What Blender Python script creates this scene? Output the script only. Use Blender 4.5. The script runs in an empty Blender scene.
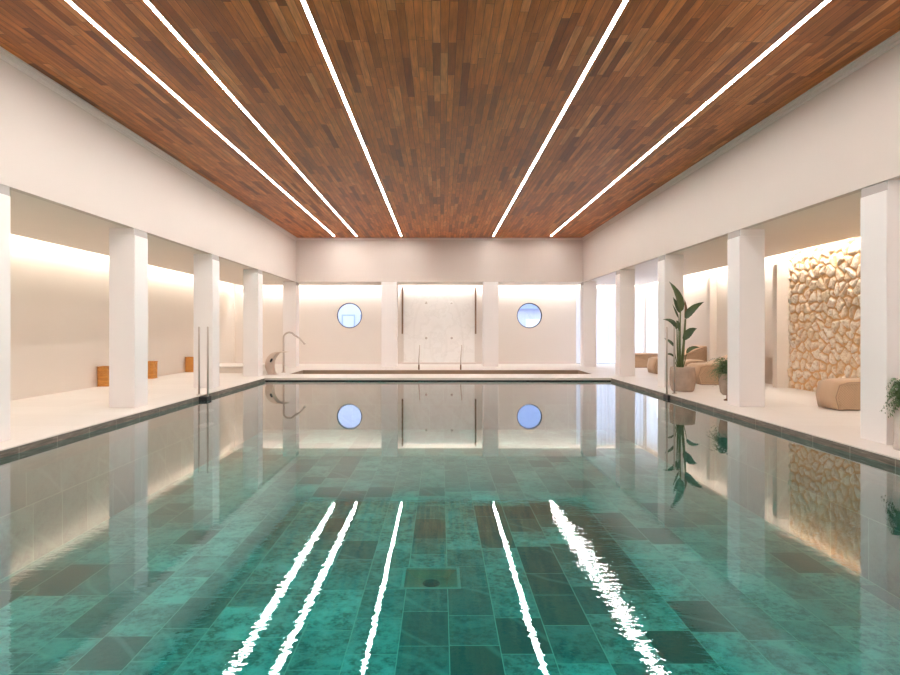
import bpy, bmesh, math, random
from mathutils import Vector, Matrix, noise as mnoise
random.seed(7)
S = bpy.context.scene
COL = S.collection
PI = math.pi

# ------------------------------------------------------------------ camera
cd = bpy.data.cameras.new('camera'); cam = bpy.data.objects.new('camera', cd); COL.objects.link(cam)
CH = 1.15
cam.location = (0, 0, CH); cam.rotation_euler = (PI/2, 0, 0)
cd.lens = 24.0; cd.sensor_width = 36.0
cd.shift_x = 9.5/900; cd.shift_y = -7.5/900
cd.clip_start = 0.05; cd.clip_end = 200
S.camera = cam
# ------------------------------------------------------------------ world, exposure
W = bpy.data.worlds.new('world'); S.world = W; W.use_nodes = True
wn = W.node_tree.nodes; wl = W.node_tree.links
bg = wn['Background']; bg.inputs['Strength'].default_value = 3.0
tc = wn.new('ShaderNodeTexCoord'); sx = wn.new('ShaderNodeSeparateXYZ'); cr = wn.new('ShaderNodeValToRGB')
cr.color_ramp.elements[0].position = 0.0; cr.color_ramp.elements[0].color = (0.85, 0.90, 1.0, 1)
cr.color_ramp.elements[1].position = 0.7; cr.color_ramp.elements[1].color = (0.58, 0.72, 1.0, 1)
wl.new(tc.outputs['Generated'], sx.inputs[0]); wl.new(sx.outputs['Z'], cr.inputs[0]); wl.new(cr.outputs[0], bg.inputs[0])
S.view_settings.view_transform = 'Standard'; S.view_settings.look = 'None'
S.view_settings.exposure = 0.28; S.view_settings.gamma = 1.0; S.view_settings.use_curve_mapping = False
cy = S.cycles
cy.use_denoising = True; cy.max_bounces = 14; cy.diffuse_bounces = 8; cy.glossy_bounces = 5
cy.transmission_bounces = 6; cy.transparent_max_bounces = 12; cy.sample_clamp_indirect = 6.0
cy.caustics_reflective = False; cy.caustics_refractive = False; cy.use_light_tree = True

# lamp strengths
STRIP = 80.0; COVE = 66.0; COVE_RIGHT = 98.0; COVE_BACK = 90.0
STRIP_COL = (1.0, 0.955, 0.91); COVE_COL = (1.0, 0.89, 0.77); COVE_BACK_COL = (1.0, 0.95, 0.91)

# ------------------------------------------------------------------ dimensions
LX, RX = -4.52, 4.47          # beam / column faces to the pool
PL, PR, PN, PF = -4.22, 4.10, 1.0, 14.4   # pool
WL, WR, WB, WF = -7.0, 7.0, 20.4, -4.0    # outer walls
HY = 18.8                     # header over the far columns
ZB, ZC = 2.655, 4.035         # beam bottom, ceiling
ZW = -0.08                   # water
ZP = -1.25                    # pool floor

# ------------------------------------------------------------------ helpers
def obj(name, bm, mat=None, parent=None, smooth=False, kind=None, label=None, cat=None, group=None):
    me = bpy.data.meshes.new(name); bm.normal_update(); bm.to_mesh(me); bm.free()
    o = bpy.data.objects.new(name, me); COL.objects.link(o)
    if mat is not None:
        for m in (mat if isinstance(mat, (list, tuple)) else [mat]): me.materials.append(m)
    if smooth:
        for p in me.polygons: p.use_smooth = True
    if parent is not None: o.parent = parent
    if kind: o['kind'] = kind
    if label: o['label'] = label
    if cat: o['category'] = cat
    if group: o['group'] = group
    return o
def thing(name, label, cat, loc=(0, 0, 0), rz=0, group=None):
    o = bpy.data.objects.new(name, None); COL.objects.link(o); o.empty_display_size = 0.1
    o.location = loc; o.rotation_euler = (0, 0, rz); o['label'] = label; o['category'] = cat
    if group: o['group'] = group
    return o
def copy_tree(o, parent=None):
    c = o.copy(); COL.objects.link(c); c.parent = parent
    for ch in [x for x in o.children]: copy_tree(ch, c)
    return c
def box(bm, x0, x1, y0, y1, z0, z1, mi=0):
    v = [bm.verts.new(p) for p in ((x0,y0,z0),(x1,y0,z0),(x1,y1,z0),(x0,y1,z0),(x0,y0,z1),(x1,y0,z1),(x1,y1,z1),(x0,y1,z1))]
    fs = []
    for q in ((0,3,2,1),(4,5,6,7),(0,1,5,4),(1,2,6,5),(2,3,7,6),(3,0,4,7)):
        f = bm.faces.new([v[i] for i in q]); f.material_index = mi; fs.append(f)
    return v, fs
def B(*a, **k):
    bm = bmesh.new(); box(bm, *a); bv = k.get('bevel', 0)
    if bv: bmesh.ops.bevel(bm, geom=bm.edges[:], offset=bv, segments=k.get('seg', 2), affect='EDGES', profile=0.5)
    return bm
def lathe(bm, prof, n=40, cx=0, cy=0, mi=0):
    rings = []
    for r, z in prof:
        if r < 1e-6: rings.append([bm.verts.new((cx, cy, z))])
        else: rings.append([bm.verts.new((cx+r*math.cos(2*PI*i/n), cy+r*math.sin(2*PI*i/n), z)) for i in range(n)])
    for a, b in zip(rings, rings[1:]):
        for i in range(n):
            j = (i+1) % n
            vs = [a[0], b[j], b[i]] if len(a) == 1 else ([a[i], a[j], b[0]] if len(b) == 1 else [a[i], a[j], b[j], b[i]])
            if len(a) == 1 and len(b) == 1: continue
            f = bm.faces.new(vs); f.smooth = True; f.material_index = mi
    return bm
def tube(bm, pts, r, n=10, flat=1.0, caps=True):
    pts = [Vector(p) for p in pts]; rings = []
    rr = r if isinstance(r, (list, tuple)) else [r]*len(pts)
    up = Vector((0, 1, 0))
    for i, p in enumerate(pts):
        t = (pts[min(i+1, len(pts)-1)] - pts[max(i-1, 0)]).normalized()
        u = up if abs(t.dot(up)) < 0.95 else Vector((1, 0, 0))
        a = t.cross(u).normalized(); b = a.cross(t).normalized()
        rings.append([bm.verts.new(p + a*math.cos(2*PI*k/n)*rr[i] + b*math.sin(2*PI*k/n)*rr[i]*flat) for k in range(n)])
    for a, b in zip(rings, rings[1:]):
        for k in range(n):
            f = bm.faces.new([a[k], a[(k+1)%n], b[(k+1)%n], b[k]]); f.smooth = True
    if caps:
        bm.faces.new(rings[0][::-1]); bm.faces.new(rings[-1])
    bmesh.ops.recalc_face_normals(bm, faces=bm.faces[:])
    return bm

# ------------------------------------------------------------------ materials
class N:
    """tiny node-tree builder"""
    def __init__(s, name):
        s.m = bpy.data.materials.new(name); s.m.use_nodes = True; s.t = s.m.node_tree
        s.b = s.t.nodes['Principled BSDF']; s.out = s.t.nodes['Material Output']
    def n(s, typ, **k):
        nd = s.t.nodes.new('ShaderNode'+typ)
        for a, v in k.items(): setattr(nd, a, v)
        return nd
    def l(s, a, b): s.t.links.new(a, b)
    def val(s, inp, v):
        if hasattr(v, 'is_output') : s.l(v, inp)
        else: inp.default_value = v
    def math(s, op, a, b=None, c=None):
        nd = s.n('Math', operation=op); s.val(nd.inputs[0], a)
        if b is not None: s.val(nd.inputs[1], b)
        if c is not None: s.val(nd.inputs[2], c)
        return nd.outputs[0]
    def mix(s, f, a, b, bt='MIX'):
        nd = s.n('Mix', data_type='RGBA', blend_type=bt); s.val(nd.inputs[0], f)
        s.val(nd.inputs[6], a if hasattr(a, 'is_output') else (*a, 1)); s.val(nd.inputs[7], b if hasattr(b, 'is_output') else (*b, 1))
        return nd.outputs[2]
    def ramp(s, f, stops):
        nd = s.n('ValToRGB'); s.val(nd.inputs[0], f); e = nd.color_ramp.elements
        while len(e) < len(stops): e.new(0.5)
        for i, (p, c) in enumerate(stops): e[i].position = p; e[i].color = (*c, 1) if len(c) == 3 else c
        return nd.outputs[0]
    def coord(s, kind='Object', scale=None):
        t = s.n('TexCoord').outputs[kind]
        if scale is None: return t
        mp = s.n('Mapping'); mp.inputs['Scale'].default_value = scale; s.l(t, mp.inputs[0]); return mp.outputs[0]
    def noise(s, vec, sc=5, det=3, rough=0.5, out='Fac'):
        nd = s.n('TexNoise'); nd.inputs['Scale'].default_value = sc; nd.inputs['Detail'].default_value = det
        nd.inputs['Roughness'].default_value = rough; s.l(vec, nd.inputs['Vector']); return nd.outputs[out]
    def bump(s, h, dist=0.01, st=1.0):
        nd = s.n('Bump'); nd.inputs['Strength'].default_value = st; nd.inputs['Distance'].default_value = dist
        s.val(nd.inputs['Height'], h); return nd.outputs[0]
    def set(s, **k):
        mp = {'col': 'Base Color', 'rough': 'Roughness', 'metal': 'Metallic', 'spec': 'Specular IOR Level', 'normal': 'Normal', 'sheen': 'Sheen Weight'}
        for a, v in k.items():
            i = s.b.inputs[mp[a]]
            if a == 'col' and not hasattr(v, 'is_output'): v = (*v, 1)
            s.val(i, v)
        return s.m

def plaster(name, col, rough=0.6):
    g = N(name); v = g.coord(); f = g.noise(v, 1.3, 4)
    c = g.mix(f, tuple(x*0.975 for x in col), tuple(min(1, x*1.02) for x in col))
    return g.set(col=c, rough=rough, spec=0.3, normal=g.bump(g.noise(v, 60, 3), 0.002, 0.25))
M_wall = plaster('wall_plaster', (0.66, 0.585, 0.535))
M_gwall = plaster('gallery_plaster', (0.79, 0.725, 0.655))
M_bwall = plaster('back_wall_plaster', (0.77, 0.71, 0.655))
M_gceil = plaster('gallery_ceiling_paint', (0.78, 0.71, 0.64), 0.38)
M_column = plaster('column_plaster', (0.86, 0.82, 0.80))
M_neck = plaster('neck_gap_shade', (0.46, 0.42, 0.40))  # grey colour stands in for the shade in the gap under the beam
M_trim = plaster('trim_paint', (0.78, 0.70, 0.66), 0.5)

def emit(name, col, st):
    g = N(name); g.t.nodes.remove(g.b); e = g.n('Emission'); e.inputs[0].default_value = (*col, 1); e.inputs[1].default_value = st
    g.l(e.outputs[0], g.out.inputs[0]); return g.m
M_strip = emit('led_diffuser', STRIP_COL, STRIP)
M_cove = emit('cove_led_warm', COVE_COL, COVE)
M_cover = emit('cove_led_right', (1.0, 0.90, 0.80), COVE_RIGHT)
M_coveb = emit('cove_led_back', COVE_BACK_COL, COVE_BACK)

def simple(name, col, rough=0.5, metal=0.0, spec=0.5, sheen=0.0):
    g = N(name); v = g.coord(); f = g.noise(v, 9, 3)
    c = g.mix(f, tuple(x*0.92 for x in col), tuple(min(1, x*1.06) for x in col))
    return g.set(col=c, rough=rough, metal=metal, spec=spec, sheen=sheen)
M_steel = simple('brushed_steel', (0.58, 0.51, 0.46), 0.42, 1.0)
M_alu = simple('aluminium_channel', (0.7, 0.67, 0.64), 0.4, 1.0)
M_bronze = simple('dark_bronze', (0.22, 0.13, 0.08), 0.4, 0.7)
M_black = simple('black_opening', (0.015, 0.014, 0.013), 0.6)
M_frame = simple('window_frame_metal', (0.10, 0.10, 0.12), 0.4, 0.6)
M_soil = simple('potting_soil', (0.06, 0.04, 0.03), 0.95)

# wooden ceiling: narrow boards running along the room, random lengths and tones
def wood_ceiling():
    g = N('ceiling_wood'); p = g.coord(); s = g.n('SeparateXYZ'); g.l(p, s.inputs[0]); X, Y = s.outputs[0], s.outputs[1]
    w = 0.080
    xs = g.math('DIVIDE', X, w); u = g.math('FLOOR', xs); fx = g.math('FRACT', xs)
    r1 = g.n('TexWhiteNoise', noise_dimensions='1D'); g.l(u, r1.inputs['W'])
    off = g.math('MULTIPLY', r1.outputs[0], 7.3)
    leng = g.math('MULTIPLY_ADD', r1.outputs[0], 0.75, 0.65)
    ys = g.math('ADD', g.math('DIVIDE', Y, leng), off); v = g.math('FLOOR', ys); fy = g.math('FRACT', ys)
    cv = g.n('CombineXYZ'); g.l(u, cv.inputs[0]); g.l(v, cv.inputs[1])
    r2 = g.n('TexWhiteNoise', noise_dimensions='2D'); g.l(cv.outputs[0], r2.inputs['Vector'])
    tone = r2.outputs[0]
    base = g.ramp(tone, [(0.0, (0.26, 0.064, 0.012)), (0.12, (0.42, 0.112, 0.021)), (0.26, (0.58, 0.172, 0.036)), (0.55, (0.69, 0.212, 0.048)), (0.88, (0.80, 0.270, 0.068)), (1.0, (0.88, 0.36, 0.13))])
    # grain: stretched noise shifted per board
    sh = g.n('CombineXYZ'); g.l(g.math('MULTIPLY', tone, 37.0), sh.inputs[2])
    av = g.n('VectorMath', operation='ADD'); g.l(p, av.inputs[0]); g.l(sh.outputs[0], av.inputs[1])
    mp = g.n('Mapping'); mp.inputs['Scale'].default_value = (28, 1.7, 1); g.l(av.outputs[0], mp.inputs[0])
    gr = g.noise(mp.outputs[0], 1.6, 5, 0.65)
    mp2 = g.n('Mapping'); mp2.inputs['Scale'].default_value = (9, 2.2, 1); g.l(av.outputs[0], mp2.inputs[0])
    gr2 = g.noise(mp2.outputs[0], 1.4, 3, 0.5)
    c = g.mix(g.ramp(gr, [(0.34, (0, 0, 0)), (0.62, (1, 1, 1))]), g.mix(0.42, base, (0.08, 0.026, 0.009)), base)
    c = g.mix(g.ramp(gr2, [(0.35, (0, 0, 0)), (0.7, (1, 1, 1))]), g.mix(0.32, c, (0.06, 0.025, 0.01)), c)
    ex = g.math('MINIMUM', fx, g.math('SUBTRACT', 1.0, fx)); ex = g.math('MULTIPLY', ex, w)
    ey = g.math('MINIMUM', fy, g.math('SUBTRACT', 1.0, fy)); ey = g.math('MULTIPLY', ey, leng)
    e = g.math('MINIMUM', ex, ey); line = g.math('LESS_THAN', e, 0.0028)
    c = g.mix(g.math('MULTIPLY', line, 0.75), c, (0.03, 0.013, 0.006))
    hgt = g.math('ADD', g.math('MULTIPLY', tone, 0.6), g.math('SUBTRACT', g.math('MULTIPLY', gr, 0.25), line))
    return g.set(col=c, rough=0.42, spec=0.30, normal=g.bump(hgt, 0.003, 0.5))
M_ceil = wood_ceiling()

def deck_stone():
    g = N('deck_stone'); p = g.coord()
    br = g.n('TexBrick'); br.offset = 0.5
    br.inputs['Scale'].default_value = 1.0; br.inputs['Brick Width'].default_value = 1.6; br.inputs['Row Height'].default_value = 0.9
    br.inputs['Mortar Size'].default_value = 0.003; br.inputs['Mortar Smooth'].default_value = 0.4
    br.inputs['Color1'].default_value = (0.70, 0.655, 0.61, 1); br.inputs['Color2'].default_value = (0.74, 0.70, 0.655, 1); br.inputs['Mortar'].default_value = (0.60, 0.545, 0.49, 1)
    g.l(p, br.inputs['Vector'])
    mp = g.n('Mapping'); mp.inputs['Scale'].default_value = (0.5, 2.2, 1); g.l(p, mp.inputs[0])
    v = g.ramp(g.noise(mp.outputs[0], 1.6, 6, 0.6), [(0.35, (0, 0, 0)), (0.65, (1, 1, 1))])
    c = g.mix(g.math('MULTIPLY', v, 0.28), br.outputs[0], (0.66, 0.61, 0.56))
    return g.set(col=c, rough=0.42, spec=0.4)
M_deck = deck_stone()

def slate():
    g = N('slate_coping'); p = g.coord()
    s = g.n('SeparateXYZ'); g.l(p, s.inputs[0])
    mp = g.n('Mapping'); mp.inputs['Scale'].default_value = (1, 1.0, 14); g.l(p, mp.inputs[0])
    f = g.noise(mp.outputs[0], 4, 5, 0.65)
    c = g.ramp(f, [(0.3, (0.06, 0.052, 0.042)), (0.55, (0.15, 0.128, 0.10)), (0.75, (0.32, 0.27, 0.22))])
    fy = g.math('FRACT', g.math('DIVIDE', s.outputs[1], 0.6)); ln = g.math('LESS_THAN', fy, 0.018)
    c = g.mix(g.math('MULTIPLY', ln, 0.55), c, (0.36, 0.32, 0.27))
    return g.set(col=c, rough=0.45, normal=g.bump(f, 0.01, 0.5))
M_slate = slate()

def pool_tile():
    g = N('pool_slate_tile')
    at = g.n('Attribute', attribute_name='tint'); uv = g.n('Attribute', attribute_name='tile_uv')
    s = g.n('SeparateXYZ'); g.l(uv.outputs['Vector'], s.inputs[0])
    p = g.coord(); sh = g.n('CombineXYZ'); g.l(g.math('MULTIPLY', at.outputs['Fac'], 61.0), sh.inputs[2])
    av = g.n('VectorMath', operation='ADD'); g.l(p, av.inputs[0]); g.l(sh.outputs[0], av.inputs[1])
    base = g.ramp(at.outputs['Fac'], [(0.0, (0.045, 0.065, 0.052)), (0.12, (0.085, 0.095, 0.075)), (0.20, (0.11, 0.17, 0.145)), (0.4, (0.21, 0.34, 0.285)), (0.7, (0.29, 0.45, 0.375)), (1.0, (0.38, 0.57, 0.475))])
    n1 = g.noise(av.outputs[0], 3.2, 7, 0.68); n2 = g.noise(av.outputs[0], 17, 5, 0.75)
    c = g.mix(g.ramp(n1, [(0.38, (0, 0, 0)), (0.62, (1, 1, 1))]), g.mix(0.6, base, (0.08, 0.115, 0.095)), base)
    c = g.mix(g.math('MULTIPLY', g.ramp(n2, [(0.47, (0, 0, 0)), (0.56, (1, 1, 1))]), g.ramp(n1, [(0.45, (0.75, 0.75, 0.75)), (0.6, (0.1, 0.1, 0.1))])), c, (0.05, 0.085, 0.07))
    # pale straight veins
    wv = g.n('TexWave'); wv.inputs['Scale'].default_value = 0.55; wv.inputs['Distortion'].default_value = 3.0; wv.inputs['Detail'].default_value = 2.0; wv.bands_direction = 'DIAGONAL'
    g.l(av.outputs[0], wv.inputs['Vector'])
    c = g.mix(g.math('MULTIPLY', g.ramp(wv.outputs['Fac'], [(0.985, (0, 0, 0)), (1.0, (1, 1, 1))]), 0.18), c, (0.50, 0.64, 0.52))
    e = g.math('MINIMUM', s.outputs[0], s.outputs[1]); ln = g.math('LESS_THAN', e, 0.0036)
    c = g.mix(ln, c, (0.36, 0.47, 0.36))
    return g.set(col=c, rough=0.6, spec=0.25)
M_tile = pool_tile()

def water():
    g = N('pool_water'); g.t.nodes.remove(g.b)
    p = g.coord(); s = g.n('SeparateXYZ'); g.l(p, s.inputs[0]); X, Y = s.outputs[0], s.outputs[1]
    lw = g.n('LayerWeight'); lw.inputs['Blend'].default_value = 0.5
    fine = g.noise(g.coord('Object', (0.75, 1.7, 1)), 18, 3, 0.5); mid = g.noise(p, 4.5, 2, 0.5)
    def spot(cx, cy, rx, ry):
        a = g.math('DIVIDE', g.math('SUBTRACT', X, cx), rx); b = g.math('DIVIDE', g.math('SUBTRACT', Y, cy), ry)
        d = g.math('ADD', g.math('MULTIPLY', a, a), g.math('MULTIPLY', b, b))
        return g.math('POWER', 2.718, g.math('MULTIPLY', d, -1.0))
    k = g.math('ADD', g.math('MULTIPLY', spot(1.0, 3.15, 0.30, 0.95), 1.3), g.math('MULTIPLY', spot(-2.8, 3.9, 1.0, 0.9), 0.35))
    near = g.ramp(g.math('DIVIDE', Y, 10.0), [(0.15, (1, 1, 1)), (0.50, (0.10, 0.10, 0.10))])
    amp = g.math('ADD', g.math('MULTIPLY', near, 0.75), k)
    h = g.math('MULTIPLY', g.math('ADD', fine, g.math('MULTIPLY', mid, 0.7)), amp)
    bp = g.bump(h, WATER_BUMP, 1.0)
    g.l(bp, lw.inputs['Normal'])
    R = g.math('MULTIPLY_ADD', g.math('POWER', lw.outputs['Facing'], 3.45), 0.96, 0.02)
    tr = g.n('BsdfTransparent'); tr.inputs[0].default_value = WATER_TINT
    gl = g.n('BsdfGlossy'); gl.inputs['Roughness'].default_value = 0.012; gl.inputs[0].default_value = (1, 1, 1, 1); g.l(bp, gl.inputs['Normal'])
    mx = g.n('MixShader'); g.l(R, mx.inputs[0]); g.l(tr.outputs[0], mx.inputs[1]); g.l(gl.outputs[0], mx.inputs[2])
    g.l(mx.outputs[0], g.out.inputs[0]); return g.m
WATER_BUMP = 0.00072; WATER_TINT = (0.13, 0.77, 0.80, 1)
M_water = water()
def glass(name, tint=(0.95, 0.97, 1.0)):
    g = N(name); g.t.nodes.remove(g.b)
    lw = g.n('LayerWeight'); lw.inputs['Blend'].default_value = 0.5
    R = g.math('MULTIPLY_ADD', g.math('POWER', lw.outputs['Facing'], 5.0), 0.9, 0.06)
    tr = g.n('BsdfTransparent'); tr.inputs[0].default_value = (*tint, 1)
    gl = g.n('BsdfGlossy'); gl.inputs['Roughness'].default_value = 0.02
    mx = g.n('MixShader'); g.l(R, mx.inputs[0]); g.l(tr.outputs[0], mx.inputs[1]); g.l(gl.outputs[0], mx.inputs[2])
    g.l(mx.outputs[0], g.out.inputs[0]); return g.m
M_glass = glass('window_glass', (0.80, 0.84, 0.92))
M_glassc = glass('clear_glass')
def marble():
    g = N('pale_marble'); p = g.coord()
    n = g.noise(p, 1.1, 6, 0.6); n2 = g.noise(p, 0.8, 3, 0.5)
    c = g.ramp(n, [(0.3, (0.90, 0.88, 0.85)), (0.47, (0.94, 0.925, 0.90)), (0.5, (0.87, 0.85, 0.82)), (0.53, (0.93, 0.91, 0.88)), (0.8, (0.90, 0.87, 0.83))])
    c = g.mix(g.math('MULTIPLY', n2, 0.4), c, (0.92, 0.89, 0.85))
    # long curved veins arching over the middle of the slab
    wv = g.n('TexWave', wave_type='RINGS'); wv.rings_direction = 'Y'; wv.inputs['Scale'].default_value = 0.34; wv.inputs['Distortion'].default_value = 2.2
    wv.inputs['Detail'].default_value = 3.0; wv.inputs['Detail Scale'].default_value = 1.2
    mp = g.n('Mapping'); mp.inputs['Location'].default_value = (0.05, 0, -0.4); mp.inputs['Scale'].default_value = (1.7, 1, 0.7); g.l(p, mp.inputs[0]); g.l(mp.outputs[0], wv.inputs['Vector'])
    c = g.mix(g.math('MULTIPLY', g.ramp(wv.outputs['Fac'], [(0.93, (0, 0, 0)), (1.0, (1, 1, 1))]), 0.12), c, (0.66, 0.62, 0.58))
    return g.set(col=c, rough=0.28, spec=0.5)
M_marble = marble()
def curtain():
    g = N('sheer_curtain'); g.t.nodes.remove(g.b)
    tl = g.n('BsdfTranslucent'); tl.inputs[0].default_value = (0.93, 0.93, 0.94, 1)
    df = g.n('BsdfDiffuse'); df.inputs[0].default_value = (0.93, 0.92, 0.92, 1)
    mx = g.n('MixShader'); mx.inputs[0].default_value = 0.4; g.l(tl.outputs[0], mx.inputs[1]); g.l(df.outputs[0], mx.inputs[2])
    tr = g.n('BsdfTransparent'); tr.inputs[0].default_value = (1, 1, 1, 1)
    m2 = g.n('MixShader'); m2.inputs[0].default_value = 0.02; g.l(mx.outputs[0], m2.inputs[1]); g.l(tr.outputs[0], m2.inputs[2])
    g.l(m2.outputs[0], g.out.inputs[0]); return g.m
M_curtain = curtain()
def fabric(name, col, weave=220):
    g = N(name); p = g.coord()
    f = g.noise(p, weave, 2, 0.6); f2 = g.noise(p, 5, 3)
    c = g.mix(f, tuple(x*0.82 for x in col), tuple(x*1.12 for x in col)); c = g.mix(g.math('MULTIPLY', f2, 0.2), c, tuple(x*0.85 for x in col))
    return g.set(col=c, rough=0.92, spec=0.15, sheen=0.2, normal=g.bump(f, 0.002, 0.6))
M_fab = fabric('beige_fabric', (0.50, 0.345, 0.225))
M_pipe = fabric('piping_fabric', (0.30, 0.20, 0.13))
def quilt():
    g = N('quilted_fabric'); p = g.coord(); s = g.n('SeparateXYZ'); g.l(p, s.inputs[0])
    a = g.math('PINGPONG', g.math('MULTIPLY', g.math('ADD', s.outputs[0], s.outputs[2]), 55.0), 1.0)
    b = g.math('PINGPONG', g.math('MULTIPLY', g.math('SUBTRACT', s.outputs[0], s.outputs[2]), 55.0), 1.0)
    m = g.math('MINIMUM', a, b); c = g.mix(g.ramp(m, [(0.02, (0, 0, 0)), (0.22, (1, 1, 1))]), (0.29, 0.19, 0.12), (0.47, 0.325, 0.215))
    return g.set(col=c, rough=0.9, spec=0.15, normal=g.bump(m, 0.01, 0.7))
M_quilt = quilt()
def wicker():
    g = N('woven_rattan'); p = g.coord(); s = g.n('SeparateXYZ'); g.l(p, s.inputs[0])
    h = g.math('ADD', s.outputs[0], s.outputs[1])
    cb = g.n('CombineXYZ'); g.l(h, cb.inputs[0]); g.l(s.outputs[2], cb.inputs[1])
    br = g.n('TexBrick'); br.inputs['Scale'].default_value = 1; br.inputs['Brick Width'].default_value = 0.06; br.inputs['Row Height'].default_value = 0.028; br.inputs['Mortar Size'].default_value = 0.003
    br.inputs['Color1'].default_value = (0.72, 0.33, 0.07, 1); br.inputs['Color2'].default_value = (0.55, 0.23, 0.045, 1); br.inputs['Mortar'].default_value = (0.2, 0.075, 0.016, 1)
    g.l(cb.outputs[0], br.inputs['Vector'])
    return g.set(col=br.outputs[0], rough=0.7, normal=g.bump(br.outputs['Fac'], 0.004, 0.5))
M_wicker = wicker()
def concrete(name, col):
    g = N(name); p = g.coord(); f = g.noise(p, 7, 6, 0.65)
    c = g.ramp(f, [(0.3, tuple(x*0.78 for x in col)), (0.6, col), (0.8, tuple(min(1, x*1.18) for x in col))])
    return g.set(col=c, rough=0.85, spec=0.2, normal=g.bump(f, 0.01, 0.4))
M_pot = concrete('fired_clay_pot', (0.40, 0.30, 0.235))
M_pot2 = concrete('pale_stone_pot', (0.58, 0.51, 0.46))
def leafmat(name, a, b):
    g = N(name); p = g.coord(); f = g.noise(p, 12, 3)
    return g.set(col=g.mix(f, a, b), rough=0.42, spec=0.45)
M_leaf = leafmat('bird_of_paradise_leaf', (0.030, 0.060, 0.022), (0.075, 0.115, 0.045))
M_leafb = leafmat('withered_leaf', (0.13, 0.055, 0.02), (0.22, 0.10, 0.035))
M_stem = leafmat('green_stem', (0.075, 0.10, 0.025), (0.13, 0.15, 0.045))
M_fern = leafmat('fern_leaf', (0.04, 0.095, 0.03), (0.11, 0.19, 0.06))
def stonemat():
    g = N('rubble_stone'); at = g.n('Attribute', attribute_name='stone'); s = g.n('SeparateXYZ'); g.l(at.outputs['Vector'], s.inputs[0])
    p = g.coord(); n = g.noise(p, 22, 5, 0.65)
    st = g.ramp(s.outputs[1], [(0.0, (0.82, 0.66, 0.48)), (0.35, (0.90, 0.78, 0.63)), (0.7, (0.94, 0.86, 0.75)), (1.0, (0.84, 0.69, 0.51))])
    st = g.mix(g.ramp(n, [(0.36, (0.65, 0.65, 0.65)), (0.52, (0, 0, 0))]), st, (0.55, 0.36, 0.20))
    c = g.mix(g.ramp(s.outputs[0], [(0.08, (0, 0, 0)), (0.34, (1, 1, 1))]), (0.72, 0.43, 0.20), st)
    return g.set(col=c, rough=0.85, spec=0.2, normal=g.bump(n, 0.012, 0.6))
M_stone = stonemat()
def facade():
    g = N('facade_render'); p = g.coord(); f = g.noise(p, 2, 3)
    return g.set(col=g.mix(f, (0.60, 0.60, 0.70), (0.72, 0.72, 0.80)), rough=0.8)
M_facade = facade()
M_shutter = simple('blue_grey_shutter', (0.38, 0.44, 0.62), 0.6)
M_grass = simple('outdoor_paving', (0.45, 0.44, 0.45), 0.9)

# ------------------------------------------------------------------ structure
def struct(name, bm, m, **k): return obj(name, bm, m, kind='structure', **k)
TX = 0.3
# deck (U round the pool with the plunge tub cut out at the back)
JX0, JX1, JY0, JY1 = -3.97, 3.985, 15.68, 17.3
def slab_with_holes(x0, x1, y0, y1, z0, z1, holes):
    bm = bmesh.new()
    xs = sorted({x0, x1, *[h[0] for h in holes], *[h[1] for h in holes]}); ys = sorted({y0, y1, *[h[2] for h in holes], *[h[3] for h in holes]})
    def solid(i, j):
        if i < 0 or j < 0 or i >= len(xs)-1 or j >= len(ys)-1: return False
        cx = (xs[i]+xs[i+1])/2; cyy = (ys[j]+ys[j+1])/2
        return not any(h[0] < cx < h[1] and h[2] < cyy < h[3] for h in holes)
    V = {}
    def v(i, j, z):
        if (i, j, z) not in V: V[(i, j, z)] = bm.verts.new((xs[i], ys[j], z))
        return V[(i, j, z)]
    for i in range(len(xs)-1):
        for j in range(len(ys)-1):
            if not solid(i, j): continue
            bm.faces.new([v(i,j,z1), v(i+1,j,z1), v(i+1,j+1,z1), v(i,j+1,z1)]); bm.faces.new([v(i,j,z0), v(i,j+1,z0), v(i+1,j+1,z0), v(i+1,j,z0)])
            if not solid(i-1, j): bm.faces.new([v(i,j,z0), v(i,j,z1), v(i,j+1,z1), v(i,j+1,z0)])
            if not solid(i+1, j): bm.faces.new([v(i+1,j,z0), v(i+1,j+1,z0), v(i+1,j+1,z1), v(i+1,j,z1)])
            if not solid(i, j-1): bm.faces.new([v(i,j,z0), v(i+1,j,z0), v(i+1,j,z1), v(i,j,z1)])
            if not solid(i, j+1): bm.faces.new([v(i,j+1,z0), v(i,j+1,z1), v(i+1,j+1,z1), v(i+1,j+1,z0)])
    return bm
struct('floor', slab_with_holes(WL, WR, WF, WB, -0.055, 0.0, [(PL, PR, PN, PF), (JX0, JX1, JY0, JY1)]), M_deck)
# slate band under the deck edge: long sides and near end flush; far side set back as a dark slot
bm = bmesh.new()
box(bm, PL-0.2, PL+0.002, PN, PF+0.1, -0.30, -0.012); box(bm, PR-0.002, PR+0.2, PN, PF+0.1, -0.30, -0.012)
box(bm, PL-0.2, PR+0.2, PN-0.2, PN+0.002, -0.30, -0.012)
struct('trim_1', bm, M_slate)
struct('trim_2', B(PL, PR, PF+0.052, PF+0.2, -0.118, -0.055), M_black)
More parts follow.
